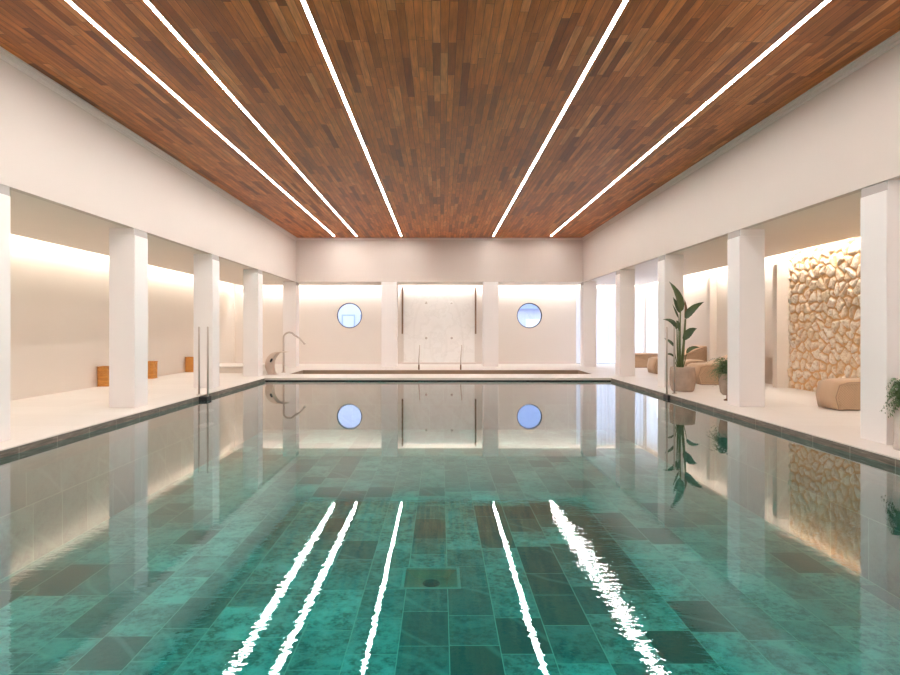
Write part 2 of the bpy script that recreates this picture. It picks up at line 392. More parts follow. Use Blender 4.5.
# pool basin
def tile_faces(bm, lay, uvl, O, U, V, w, h, tw, lens, x_off=0.0, seed=0, tr=None):
    """tiles in columns of width tw (running bond of random lengths) on the plane O + u*U + v*V"""
    rnd = random.Random(seed); O = Vector(O); U = Vector(U); V = Vector(V)
    u = -x_off
    while u < w:
        u0, u1 = max(u, 0), min(u+tw, w); v = -rnd.random()*0.6
        while v < h:
            L = rnd.choice(lens); v0, v1 = max(v, 0), min(v+L, h)
            if u1-u0 > 1e-4 and v1-v0 > 1e-4:
                r = rnd.random(); t = rnd.random()*0.2 if r < 0.20 else 0.22+rnd.random()*0.78
                if tr: t = tr[0]+rnd.random()*(tr[1]-tr[0])
                # grout distance needs a little inner ring: 3x3 grid of faces
                g = 0.012; us = [u0, u0+g, u1-g, u1] if u1-u0 > 3*g else [u0, u1]; vs = [v0, v0+g, v1-g, v1] if v1-v0 > 3*g else [v0, v1]
                vv = [[bm.verts.new(O+U*a+V*b) for b in vs] for a in us]
                for a in range(len(us)):
                    for b in range(len(vs)):
                        vv[a][b][lay] = t
                        du = 0 if a in (0, len(us)-1) else g; dv = 0 if (b == 0 and v >= 0) or (b == len(vs)-1 and v+L <= h) else g
                        vv[a][b][uvl] = Vector((du, dv, 0))
                for a in range(len(us)-1):
                    for b in range(len(vs)-1): bm.faces.new([vv[a][b], vv[a+1][b], vv[a+1][b+1], vv[a][b+1]])
            v += L
        u += tw
TW = 0.385; DX0, DX1, DY0, DY1 = -0.37, 0.19, 5.56, 6.06
def pool_basin():
    bm = bmesh.new(); lay = bm.verts.layers.float.new('tint'); uvl = bm.verts.layers.float_vector.new('tile_uv')
    lens = [0.56, 0.56, 0.74, 0.48]
    off = (TW - ((0.066 - PL) % TW)) % TW
    tile_faces(bm, lay, uvl, (PL, PN, ZP), (1, 0, 0), (0, 1, 0), PR-PL, PF+0.05-PN, TW, lens, off, 11)
    d = ZW-ZP-0.004
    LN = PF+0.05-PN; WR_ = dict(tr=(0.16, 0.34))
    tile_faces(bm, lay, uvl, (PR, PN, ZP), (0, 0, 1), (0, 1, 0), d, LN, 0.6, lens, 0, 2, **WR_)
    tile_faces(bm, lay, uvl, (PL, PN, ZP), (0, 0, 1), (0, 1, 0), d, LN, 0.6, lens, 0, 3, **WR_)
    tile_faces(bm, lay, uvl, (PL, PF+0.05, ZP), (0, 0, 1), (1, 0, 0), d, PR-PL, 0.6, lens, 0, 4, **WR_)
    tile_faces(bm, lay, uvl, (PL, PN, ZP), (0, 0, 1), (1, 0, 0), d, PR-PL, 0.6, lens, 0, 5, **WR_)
    for co, no in (((DX0,0,0),(1,0,0)), ((DX1,0,0),(1,0,0)), ((0,DY0,0),(0,1,0)), ((0,DY1,0),(0,1,0))):
        fl = [f for f in bm.faces if abs(f.calc_center_median().z-ZP) < 1e-4 and DX0-1 < f.calc_center_median().x < DX1+1 and DY0-1.5 < f.calc_center_median().y < DY1+1.5]
        gm = list({e for f in fl for e in f.edges})+list({v for f in fl for v in f.verts})+fl
        bmesh.ops.bisect_plane(bm, geom=gm, plane_co=co, plane_no=no, dist=1e-5)
    dl = [f for f in bm.faces if abs(f.calc_center_median().z-ZP) < 1e-4 and DX0 < f.calc_center_median().x < DX1 and DY0 < f.calc_center_median().y < DY1]
    bmesh.ops.delete(bm, geom=dl, context='FACES')
    return bm
struct('pool_basin', pool_basin(), M_tile)
bm = bmesh.new(); bm.faces.new([bm.verts.new(p) for p in ((PL+0.001, PN, ZW), (PR-0.001, PN, ZW), (PR-0.001, PF+0.058, ZW), (PL+0.001, PF+0.058, ZW))])
struct('pool_water', bm, M_water)
# plunge tub behind the pool
M_tub = simple('tub_brown_stone', (0.30, 0.19, 0.12), 0.5)
bm = bmesh.new()
box(bm, JX0-0.12, JX0+0.0, JY0-0.12, JY1+0.12, -0.9, -0.056); box(bm, JX1, JX1+0.12, JY0-0.12, JY1+0.12, -0.9, -0.056)
box(bm, JX0, JX1, JY0-0.12, JY0, -0.9, -0.056); box(bm, JX0, JX1, JY1, JY1+0.12, -0.9, -0.056); box(bm, JX0, JX1, JY0, JY1, -0.95, -0.9)
box(bm, JX0, JX1, JY1-0.012, JY1, -0.9, -0.010); box(bm, JX0, JX0+0.012, JY0, JY1-0.012, -0.9, -0.010); box(bm, JX1-0.012, JX1, JY0, JY1-0.012, -0.9, -0.010)
struct('plunge_tub', bm, M_tub)
bm = bmesh.new(); bm.faces.new([bm.verts.new(p) for p in ((JX0, JY0, -0.125), (JX1, JY0, -0.125), (JX1, JY1, -0.125), (JX0, JY1, -0.125))])
struct('tub_water', bm, M_water)

# outer walls
def wall_hole(x0, x1, z0, z1, y0, y1, cx, cz, r, n=48):
    """wall block in the XZ plane with one round opening"""
    bm = bmesh.new(); inn, outr = [], []
    for i in range(n):
        a = 2*PI*i/n; c, s = math.cos(a), math.sin(a)
        tx = ((x1-cx) if c > 0 else (x0-cx))/c if abs(c) > 1e-9 else 1e9; tz = ((z1-cz) if s > 0 else (z0-cz))/s if abs(s) > 1e-9 else 1e9
        t = min(tx, tz); inn.append((cx+r*c, cz+r*s)); outr.append((cx+t*c, cz+t*s))
    corners = [(x1, z1), (x0, z1), (x0, z0), (x1, z0)]
    for y, fl in ((y0, 0), (y1, 1)):
        vi = [bm.verts.new((a, y, b)) for a, b in inn]; vo = [bm.verts.new((a, y, b)) for a, b in outr]
        for i in range(n):
            j = (i+1) % n; f = [vi[i], vo[i], vo[j], vi[j]]
            if abs(outr[i][0]-outr[j][0]) > 1e-6 and abs(outr[i][1]-outr[j][1]) > 1e-6:
                cxr = min(corners, key=lambda q: (q[0]-outr[i][0])**2+(q[1]-outr[i][1])**2+(q[0]-outr[j][0])**2+(q[1]-outr[j][1])**2)
                f = [vi[i], vo[i], bm.verts.new((cxr[0], y, cxr[1])), vo[j], vi[j]]
            bm.faces.new(f if not fl else f[::-1])
        if not fl: va = vi
        else:
            for i in range(n):
                j = (i+1) % n; f = bm.faces.new([va[i], va[j], vi[j], vi[i]]); f.smooth = True
    return bm
WT = 2.86
W1, W2, WZ, WRAD = -3.10, 3.03, 1.643, 0.435
bm = bmesh.new()
def join(bm, b2):
    me = bpy.data.meshes.new('t'); b2.to_mesh(me); b2.free(); bm.from_mesh(me); bpy.data.meshes.remove(me)
box(bm, WL-TX, -4.6, WB, WB+TX, -0.05, WT)
join(bm, wall_hole(-4.6, -1.4, -0.05, WT, WB, WB+TX, W1, WZ, WRAD))
box(bm, -1.4, 1.4, WB, WB+TX, -0.05, WT)
join(bm, wall_hole(1.4, 4.62, -0.05, WT, WB, WB+TX, W2, WZ, WRAD))
box(bm, 4.62, 6.9, WB, WB+TX, 2.50, WT)       # lintel over the curtained opening
box(bm, 6.9, WR+TX, WB, WB+TX, -0.05, WT)
struct('wall_back', bm, M_bwall)
struct('wall_left', B(WL-TX, WL, WF, WB, -0.05, WT), M_gwall)
bm = bmesh.new()
box(bm, WR, WR+TX, WF, 17.6, -0.05, WT); box(bm, WR, WR+TX, 17.6, 20.3, 2.50, WT); box(bm, WR, WR+TX, 20.3, WB, -0.05, WT)
struct('wall_right', bm, M_gwall)
bm = bmesh.new(); box(bm, WL-TX, -3.6, WF-TX, WF, -0.05, 4.2); box(bm, 3.6, WR+TX, WF-TX, WF, -0.05, 4.2); box(bm, -3.6, 3.6, WF-TX, WF, 2.6, 4.2)
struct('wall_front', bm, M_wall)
# side beams / header
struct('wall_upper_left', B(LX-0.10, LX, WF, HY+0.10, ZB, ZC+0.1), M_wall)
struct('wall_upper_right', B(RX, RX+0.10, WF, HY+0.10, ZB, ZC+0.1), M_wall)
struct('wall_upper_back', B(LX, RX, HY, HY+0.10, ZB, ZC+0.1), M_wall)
# ceilings
struct('ceiling', B(LX-0.4, RX+0.4, WF, HY+0.38, ZC, ZC+0.06), M_ceil)
SL = 0.27
bm = bmesh.new(); box(bm, WL+SL, LX-0.10, WF, WB-SL, ZB, ZB+0.14); box(bm, LX-0.10, RX+0.10, HY+0.10, WB-SL, ZB, ZB+0.14); box(bm, RX+0.10, WR-SL, WF, WB-SL, ZB, ZB+0.14)
struct('ceiling_gallery', bm, M_gceil)
bm = bmesh.new(); box(bm, WL-TX, LX-0.1, WF, WB+TX, ZB+0.16, ZB+0.30); box(bm, RX+0.1, WR+TX, WF, WB+TX, ZB+0.16, ZB+0.30); box(bm, LX-0.1, RX+0.1, HY+0.10, WB+TX, ZB+0.16, ZB+0.30)
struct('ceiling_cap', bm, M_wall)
# cornice
for nm, s, x in (('trim_cornice_left', 1, LX), ('trim_cornice_right', -1, RX)):
    bm = bmesh.new()
    def b2(a0, a1, *r): box(bm, min(x+s*a0, x+s*a1), max(x+s*a0, x+s*a1), *r)
    b2(0, 0.045, WF, HY, ZC-0.022, ZC-0.0005); b2(0, 0.030, WF, HY, ZC-0.060, ZC-0.022); b2(0, 0.012, WF, HY, ZC-0.095, ZC-0.060)
    struct(nm, bm, M_trim)
bm = bmesh.new(); box(bm, LX+0.045, RX-0.045, HY-0.045, HY, ZC-0.022, ZC-0.0005); box(bm, LX+0.03, RX-0.03, HY-0.03, HY, ZC-0.06, ZC-0.022)
struct('trim_cornice_back', bm, M_trim)
# columns
def column(x0, x1, y0, y1, side):
    bm = bmesh.new(); g = 0.10
    bx = B(x0, x1, y0, y1, 0.0, ZB-g, bevel=0.004, seg=1); join(bm, bx)
    c = struct('column', bm, M_column)
    a, b = (x0, x1-0.010) if side < 0 else (x0+0.010, x1)
    if side == 0: a, b = x0, x1
    bm = bmesh.new(); box(bm, a, b, y0+0.001, y1-0.001, ZB-g, ZB)
    if side:
        for f in bm.faces:
            f.normal_update()
            if f.normal.x*-side > 0.9: f.material_index = 1
    obj('column_neck', bm, [M_column, M_neck], c)
YC = [5.97, 8.93, 11.93, 14.92]
for i, y in enumerate(YC):
    column(LX-0.38, LX, y-(0.06 if i in (0, 1) else 0.03), y+0.34, -1)
    column(RX, RX+0.38, y+0.04, y+0.42, 1)
column(LX-0.42, LX, HY, HY+0.38, -1); column(RX, RX+0.42, HY, HY+0.38, 1)
column(-1.855, -1.365, HY, HY+0.38, 0); column(1.34, 1.815, HY, HY+0.38, 0)
# pilaster fins on the right gallery wall
struct('wall_fin', B(6.70, 7.0, 11.95, 12.10, 0, 2.46), M_gwall)
struct('wall_fin', B(6.82, 7.0, 15.2, 15.36, 0, 2.50), M_gwall)
struct('baseboard_back', B(WL, 4.62, WB-0.012, WB, 0, 0.07), M_trim)
struct('baseboard_left', B(WL, WL+0.012, WF, WB-0.012, 0, 0.07), M_gwall)

# rubble stone cladding on the right gallery wall
def rubble():
    y0, y1, z0, z1, st = 8.0, 11.95, 0.0, 2.70, 0.017
    rnd = random.Random(5); c = 0.180
    pts = {}
    def cell(i, j):
        if (i, j) not in pts:
            pts[(i, j)] = (((i+0.5)+rnd.uniform(-0.48, 0.48)+(0.5 if j % 2 else 0))*c, ((j+0.5)+rnd.uniform(-0.48, 0.48))*c*1.05, rnd.random(), rnd.uniform(0.7, 1.2))
        return pts[(i, j)]
    for i in range(-3, 28):
        for j in range(-3, 20): cell(i, j)
    bm = bmesh.new(); lay = bm.verts.layers.float_vector.new('stone')
    ny = int((y1-y0)/st); nz = int((z1-z0)/st); rows = []
    for a in range(ny+1):
        row = []
        for b in range(nz+1):
            y = a*(y1-y0)/ny; z = b*(z1-z0)/nz
            wy = y+0.05*mnoise.noise(Vector((y*6, z*6, 0))); wz = z+0.05*mnoise.noise(Vector((y*6, z*6, 9)))
            i0, j0 = int(wy/c), int(wz/(c*1.05)); best = []
            for i in range(i0-2, i0+3):
                for j in range(j0-2, j0+3):
                    q = cell(i, j); best.append((math.hypot(wy-q[0], wz-q[1]), q[2], q[3], q))
            best.sort(key=lambda t: t[0]); d1, d2 = best[0], best[1]
            e = (d2[0]**2-d1[0]**2)/(2*max(1e-4, math.hypot(d1[3][0]-d2[3][0], d1[3][1]-d2[3][1])))   # distance to the cell edge
            q = d1[3]
            tilt = (wy-q[0])*(q[2]-0.5)*0.35+(wz-q[1])*(q[3]-0.95)*0.5
            k = max(0, min(1, (e-0.014)/0.028)); h = 0.012+0.042*(k*k*(3-2*k))*d1[2]+k*tilt+0.006*mnoise.noise(Vector((y*25, z*25, 3)))
            v = bm.verts.new((WR-h-0.02, y0+y, z0+z)); v[lay] = Vector((min(1, e/0.1), d1[1], 0)); row.append(v)
        rows.append(row)
    for a in range(ny):
        for b in range(nz):
            f = bm.faces.new([rows[a][b], rows[a][b+1], rows[a+1][b+1], rows[a+1][b]]); f.smooth = True
    # edges back to the wall
    for r in (rows[0], rows[-1]):
        bk = [bm.verts.new((WR-0.001, v.co.y, v.co.z)) for v in r]
        for i in range(len(r)-1): bm.faces.new([r[i], r[i+1], bk[i+1], bk[i]] if r is rows[-1] else [r[i], bk[i], bk[i+1], r[i+1]])
    return bm
o = obj('stone_cladding', rubble(), M_stone, kind='structure')

# ------------------------------------------------------------------ windows
def round_window(idx, cx):
    bm = bmesh.new(); n = 64
    prof = [(WRAD-0.002, 0.0), (WRAD-0.002, 0.05), (WRAD-0.035, 0.05), (WRAD-0.035, 0.0)]
    rings = [[bm.verts.new((cx+r*math.cos(2*PI*i/n), WB+0.06+d, WZ+r*math.sin(2*PI*i/n))) for i in range(n)] for r, d in prof]
    for k in range(4):
        a, b = rings[k], rings[(k+1) % 4]
        for i in range(n): bm.faces.new([a[i], a[(i+1)%n], b[(i+1)%n], b[i]])
    bmesh.ops.recalc_face_normals(bm, faces=bm.faces[:])
    w = struct('window_%d' % idx, bm, M_frame)
    bm = bmesh.new(); bm.faces.new([bm.verts.new((cx+(WRAD-0.03)*math.cos(2*PI*i/n), WB+0.08, WZ+(WRAD-0.03)*math.sin(2*PI*i/n))) for i in range(n)])
    bmesh.ops.recalc_face_normals(bm, faces=bm.faces[:])
    obj('window_pane', bm, M_glass, w)
round_window(1, W1); round_window(2, W2)
def rect_window(idx, axis, a0, a1, c):
    """frame of a tall opening; axis 0 = in back wall, 1 = in right wall"""
    bm = bmesh.new()
    def bb(u0, u1, z0, z1):
        if axis == 0: box(bm, u0, u1, c, c+0.05, z0, z1)
        else: box(bm, c, c+0.05, u0, u1, z0, z1)
    w = 0.05; bb(a0, a0+w, 0, 2.5); bb(a1-w, a1, 0, 2.5); bb(a0+w, a1-w, 0, 0.06); bb(a0+w, a1-w, 2.44, 2.5); bb((a0+a1)/2-0.03, (a0+a1)/2+0.03, 0.06, 2.44)
    o = struct('window_%d' % idx, bm, M_frame)
    bm = bmesh.new()
    u0, u1 = a0+w, a1-w
    if axis == 0: vs = [(u0, c+0.025, 0.06), (u1, c+0.025, 0.06), (u1, c+0.025, 2.44), (u0, c+0.025, 2.44)]
    else: vs = [(c+0.025, u0, 0.06), (c+0.025, u1, 0.06), (c+0.025, u1, 2.44), (c+0.025, u0, 2.44)]
    bm.faces.new([bm.verts.new(p) for p in vs]); obj('window_pane', bm, M_glassc, o)
rect_window(3, 0, 4.62, 6.9, WB+0.15); rect_window(4, 1, 17.6, 20.3, WR+0.15)
bm = bmesh.new(); yy = WF-0.15  # unseen window added behind the camera to throw daylight on the column fronts
for i in range(5): box(bm, -3.6+i*1.8-(0.03 if i else 0), -3.6+i*1.8+(0.03 if i < 4 else 0), yy, yy+0.05, 0.06, 2.54)
box(bm, -3.6, 3.6, yy, yy+0.05, 0, 0.06); box(bm, -3.6, 3.6, yy, yy+0.05, 2.54, 2.6)
o = struct('window_5', bm, M_frame)
bm = bmesh.new(); bm.faces.new([bm.verts.new(p) for p in ((-3.6, yy+0.025, 0.06), (3.6, yy+0.025, 0.06), (3.6, yy+0.025, 2.54), (-3.6, yy+0.025, 2.54))]); obj('window_pane', bm, M_glassc, o)
# sheer curtains
def curtain_mesh(n, L, amp, folds, z0, z1, gather=0.0, seed=1):
    bm = bmesh.new(); rnd = random.Random(seed); ph = [rnd.uniform(0, 6) for _ in range(4)]; rows = []
    nz = 16
    for j in range(nz+1):
        t = j/nz; z = z0+(z1-z0)*t; row = []
        pull = 1-gather*math.exp(-((t-0.42)/0.30)**2) if gather else 1
        for i in range(n+1):
            u = i/n; w = amp*(math.sin(u*folds*2*PI+ph[0])+0.35*math.sin(u*folds*4.3*PI+ph[1]+t*0.8))*(0.75+0.25*(1-t))
            row.append(bm.verts.new((u*L*pull, w, z)))
        rows.append(row)
    for a, b in zip(rows, rows[1:]):
        for i in range(n):
            f = bm.faces.new([a[i], a[i+1], b[i+1], b[i]]); f.smooth = True
    return bm
def curtain_thing(label, loc, rz, L, folds, seed, gather=0.0):
    t = thing('sheer_curtain', label, 'curtain', loc, rz)
    obj('drape', curtain_mesh(int(folds*12), L, 0.011, folds, 0.02, 2.60, gather, seed), M_curtain, t)
    obj('curtain_rail', B(-0.03, L+0.03, -0.012, 0.012, 2.60, 2.625), M_trim, t)
    return t
curtain_thing('white sheer curtain across the tall window in the back wall', (4.60, WB-0.06, 0), 0, 2.27, 17, 3)
curtain_thing('white sheer curtain on the right gallery wall, nearest the far corner, gathered slightly', (WR-0.07, 20.20, 0), -PI/2, 1.45, 11, 4, 0.38)
curtain_thing('white sheer curtain on the right gallery wall, hanging straight behind the gathered one', (WR-0.07, 18.72, 0), -PI/2, 1.15, 9, 6)

# ------------------------------------------------------------------ lighting fixtures
def led(label, x, ends=(WF+0.2, 18.42)):
    t = thing('ceiling_light_strip', label, 'ceiling light', (x, 0, ZC), group='linear lights in the wooden ceiling')
    y0, y1 = ends; w = 0.018
    bm = bmesh.new(); box(bm, -w-0.006, -w, y0, y1, -0.003, 0.0); box(bm, w, w+0.006, y0, y1, -0.006, 0.0); box(bm, -w-0.006, w+0.006, y1, y1+0.006, -0.003, 0)
    obj('channel', bm, M_alu, t)
    bm = bmesh.new(); box(bm, -w, w, y0, y1, -0.0045, -0.001); obj('diffuser', bm, M_strip, t)
for x, lb in ((-3.257, 'glowing linear light in the wooden ceiling, nearest the left wall'),
              (-2.575, 'glowing linear light in the wooden ceiling, second from the left wall'),
              (-1.202, 'glowing linear light in the wooden ceiling, middle one of the five'),
              (1.62, 'glowing linear light in the wooden ceiling, second from the right wall'),
              (3.387, 'glowing linear light in the wooden ceiling, nearest the right wall')):
    led(lb, x)
def cove(label, x0, x1, y0, y1, m):
    t = thing('cove_light', label, 'cove light', ((x0+x1)/2, (y0+y1)/2, ZB+0.10))
    hx, hy = (x1-x0)/2, (y1-y0)/2
    obj('led_tape', B(-hx, hx, -hy, hy, -0.010, 0), m, t)
    obj('channel', B(-hx-0.004, hx+0.004, -hy-0.004, hy+0.004, 0, 0.008), M_alu, t)
cove('hidden light line along the top of the left gallery wall', WL+0.20, WL+0.23, WF+0.1, WB-0.3, M_cove)
cove('hidden light line along the top of the right gallery wall', WR-0.23, WR-0.20, WF+0.1, WB-0.3, M_cover)
cove('hidden light line along the top of the back wall', WL+0.3, WR-0.3, WB-0.23, WB-0.20, M_coveb)

# ------------------------------------------------------------------ marble shower wall in the middle of the back wall
t = thing('shower_wall', 'pale marble shower panel in the middle of the back wall', 'shower', (-0.05, WB-0.12, 0))
obj('marble_slab', B(-1.20, 1.20, 0, 0.12, 0, 2.56, bevel=0.004, seg=1), M_marble, t)
obj('plinth', B(-1.24, 1.24, -0.10, 0.0, 0.0, 0.06, bevel=0.004, seg=1), M_trim, t)
for s in (-1, 1):
    obj('side_bar', B(s*1.235-0.024, s*1.235+0.024, -0.10, 0.05, 1.02, 2.60, bevel=0.003, seg=1), M_bronze, t)
for s in (-1, 1):
    bm = bmesh.new(); x = s*0.43
    tube(bm, [(x, 0, 2.10), (x, -0.10, 2.10), (x, -0.14, 2.07)], 0.013, 8)
    lathe(bm, [(0, 2.075), (0.035, 2.07), (0.045, 2.045), (0.04, 2.035), (0, 2.033)], 16, x, -0.14)
    obj('shower_head', bm, M_steel, t)
    bm = bmesh.new(); tube(bm, [(x, 0, 0.88), (x, -0.05, 0.88)], [0.045, 0.04], 16); tube(bm, [(x, -0.05, 0.88), (x, -0.08, 0.91)], 0.012, 8)
    obj('mixer_valve', bm, M_steel, t)

# ------------------------------------------------------------------ pool metalwork
def ladder(name_label, xi, xo, y):
    t = thing('pool_handrail', name_label, 'handrail', (xo, y, 0))
    d = xi-xo
    for dx, zb in ((0.0, 0.0), (d, -0.55)):
        bm = bmesh.new(); tube(bm, [(dx, 0, zb), (dx, 0, 1.195), (dx, 0, 1.21)], [0.016, 0.016, 0.011], 12); obj('rail_post', bm, M_steel, t)
    bm = bmesh.new(); lathe(bm, [(0.045, 0.0), (0.045, 0.012), (0.02, 0.018), (0.0, 0.018)], 20); obj('floor_flange', bm, M_steel, t)
    s = 1 if d > 0 else -1
    a, b = sorted((d*0.12, d+s*0.02)); obj('dark_notch', B(a, b, -0.10, 0.12, -0.10, -0.02, bevel=0.004, seg=1), M_black, t)  # solid black box stands in for the dark recess in the coping
    for k in (0.18, 0.42):
        a, b = sorted((d-s*0.13, d+s*0.03)); obj('tread', B(a, b, -0.20, 0.20, -0.12-k, -0.09-k, bevel=0.005, seg=1), M_steel, t)
ladder('pair of slim steel rail posts at the left pool edge', -4.10, -4.255, 10.57)
ladder('pair of slim steel rail posts at the right pool edge beside the tall plant', 4.075, 4.21, 10.8)
def tub_rail(label, x):
    t = thing('tub_handrail', label, 'handrail', (x, JY1+0.03, 0))
    bm = bmesh.new(); tube(bm, [(0, 0.04, 0.0), (0.002, 0.03, 0.3), (0.03, 0.0, 0.72)], [0.017, 0.017, 0.014], 10); obj('rail_post', bm, M_steel, t)
    bm = bmesh.new(); tube(bm, [(0, 0.04, 0.0), (0.001, 0.036, 0.15)], 0.022, 10); obj('post_sleeve', bm, M_bronze, t)
tub_rail('slim metal rail behind the plunge tub, before the left half of the marble panel', -0.625)
tub_rail('slim metal rail behind the plunge tub, before the right half of the marble panel', 0.585)
# swan-neck spout
t = thing('swan_neck_spout', 'tall arched steel water spout at the left end of the plunge tub', 'water spout', (-4.25, 16.25, 0))
pts = [(0, 0, 0), (0, 0, 0.3), (0, 0, 0.85)]
for k in range(1, 13):
    a = PI-k*(PI*0.80)/12; pts.append((0.155+0.155*math.cos(a), 0, 0.93+0.155*math.sin(a)))
pts += [(0.43, 0, 0.93), (0.56, 0, 0.79)]
bm = bmesh.new(); tube(bm, pts, [0.026]*(len(pts)-2)+[0.024, 0.022], 14); obj('pipe', bm, M_steel, t)
bm = bmesh.new(); lathe(bm, [(0.055, 0), (0.055, 0.015), (0.03, 0.025)], 24); obj('base_flange', bm, M_steel, t)
bm = bmesh.new(); tube(bm, [(0.545, 0, 0.806), (0.585, 0, 0.765)], [0.026, 0.032], 14, flat=1.6); obj('nozzle', bm, M_steel, t)
# cobra waterfall
M_cobra = simple('satin_steel', (0.66, 0.55, 0.46), 0.32, 1.0)
t = thing('waterfall_spout', 'curved crescent-shaped steel waterfall jet at the far left pool corner', 'water spout', (-4.42, 15.55, 0))
def cobra():
    bm = bmesh.new()
    outr = [(-0.02, 0.0), (-0.085, 0.14), (-0.10, 0.28), (-0.06, 0.42), (0.03, 0.53), (0.15, 0.585), (0.30, 0.595), (0.47, 0.585)]
    inn = [(0.16, 0.0), (0.10, 0.12), (0.085, 0.25), (0.105, 0.37), (0.16, 0.48), (0.22, 0.545), (0.32, 0.575), (0.47, 0.575)]
    ws = [0.10, 0.115, 0.13, 0.14, 0.15, 0.155, 0.155, 0.15]; R = []
    for (a, b), (c, d), w in zip(outr, inn, ws): R.append([bm.verts.new(p) for p in ((a, -w, b), (c, -w, d), (c, w, d), (a, w, b))])
    for p, q in zip(R, R[1:]):
        for k in range(4): bm.faces.new([p[k], p[(k+1)%4], q[(k+1)%4], q[k]])
    bm.faces.new(R[0][::-1]); bm.faces.new(R[-1]); bmesh.ops.recalc_face_normals(bm, faces=bm.faces[:])
    return bm
o = obj('crescent_body', cobra(), M_cobra, t, smooth=True)
md = o.modifiers.new('bevel', 'BEVEL'); md.width = 0.008; md.segments = 2; md.limit_method = 'ANGLE'
md = o.modifiers.new('sub', 'SUBSURF'); md.levels = 2; md.render_levels = 2
bm = bmesh.new(); tube(bm, [(0.075, -0.146, 0.37), (0.075, -0.155, 0.37)], 0.03, 20)
bmesh.ops.scale(bm, vec=(0.9, 1, 1.9), space=Matrix.Translation((-0.075, 0, -0.37)), verts=bm.verts[:])
bmesh.ops.rotate(bm, cent=(0.075, -0.15, 0.37), matrix=Matrix.Rotation(math.radians(28), 3, 'Y'), verts=bm.verts[:]); obj('side_opening', bm, M_black, t)
obj('base_plate', B(-0.06, 0.2, -0.13, 0.13, 0, 0.008), M_steel, t)
# drain in the pool floor
t = thing('pool_drain', 'rectangular steel drain box with dark oval hole in the pool floor', 'drain', ((DX0+DX1)/2, (DY0+DY1)/2, ZP))
hx, hy = (DX1-DX0)/2, (DY1-DY0)/2
bm = bmesh.new(); w = 0.028
box(bm, -hx, hx, -hy, -hy+w, -0.03, 0.004); box(bm, -hx, hx, hy-w, hy, -0.03, 0.004); box(bm, -hx, -hx+w, -hy+w, hy-w, -0.03, 0.004); box(bm, hx-w, hx, -hy+w, hy-w, -0.03, 0.004)
obj('frame', bm, simple('drain_frame', (0.30, 0.36, 0.28), 0.5), t)
bm = bmesh.new(); a = [(-hx+w, -hy+w), (hx-w, -hy+w), (hx-w, hy-w), (-hx+w, hy-w)]; s = 0.09
o_ = [bm.verts.new((x, y, -0.01)) for x, y in a]; i_ = [bm.verts.new((x-math.copysign(s, x), y-math.copysign(s, y), -0.055)) for x, y in a]
for k in range(4): bm.faces.new([o_[k], o_[(k+1)%4], i_[(k+1)%4], i_[k]])
bm.faces.new(i_); obj('tray', bm, simple('drain_steel', (0.26, 0.25, 0.17), 0.35, 0.8), t)
bm = bmesh.new(); lathe(bm, [(0.085, -0.0545), (0.08, -0.048), (0.0, -0.051)], 28); obj('outlet', bm, simple('drain_outlet', (0.05, 0.035, 0.03), 0.6), t)

# low stone bench in the left gallery
t = thing('low_bench', 'low pale stone bench behind the last free column of left gallery', 'bench', (-5.7, 16.6, 0))
obj('bench_seat', B(-0.75, 0.75, -0.70, 0.70, 0.14, 0.19, bevel=0.01), M_deck, t)
obj('bench_base', B(-0.70, 0.70, -0.66, 0.66, 0.0, 0.14), M_gwall, t)

# ------------------------------------------------------------------ rattan baskets along the left wall
def basket():
    t = thing('rattan_basket', '', 'basket', group='rattan baskets along the left wall')
    bm = bmesh.new(); h = 0.40; w0, w1 = 0.10, 0.105; th = 0.012
    def ring(w, z): return [bm.verts.new((x*w, y*w, z)) for x, y in ((-1, -1), (1, -1), (1, 1), (-1, 1))]
    r = [ring(w0, 0), ring(w1, h), ring(w1-th, h), ring(w0-th, 0.02)]
    bm.faces.new(r[0][::-1]); bm.faces.new(r[3])
    for p, q in zip(r, r[1:]):
        for k in range(4): bm.faces.new([p[k], p[(k+1)%4], q[(k+1)%4], q[k]])
    obj('basket_body', bm, M_wicker, t)
    for z, ww in ((h, 0.106), (0.009, 0.102)):
        bm = bmesh.new(); tube(bm, [(-ww, -ww, z), (ww, -ww, z), (ww, ww, z), (-ww, ww, z), (-ww, -ww, z)], 0.009, 8)
        obj('rim' if z > 0.1 else 'base_band', bm, M_wicker, t)
    return t
bk0 = basket(); first = True
for y, lb in ((12.3, 'orange-brown woven basket by the left wall, the one nearest the camera'),
              (14.25, 'orange-brown woven basket by the left wall, middle of the three'),
              (16.5, 'orange-brown woven basket by the left wall, farthest, left of the pool rail posts')):
    b_ = bk0 if first else copy_tree(bk0); first = False
    b_.location = (WL+0.125, y, 0); b_['label'] = lb

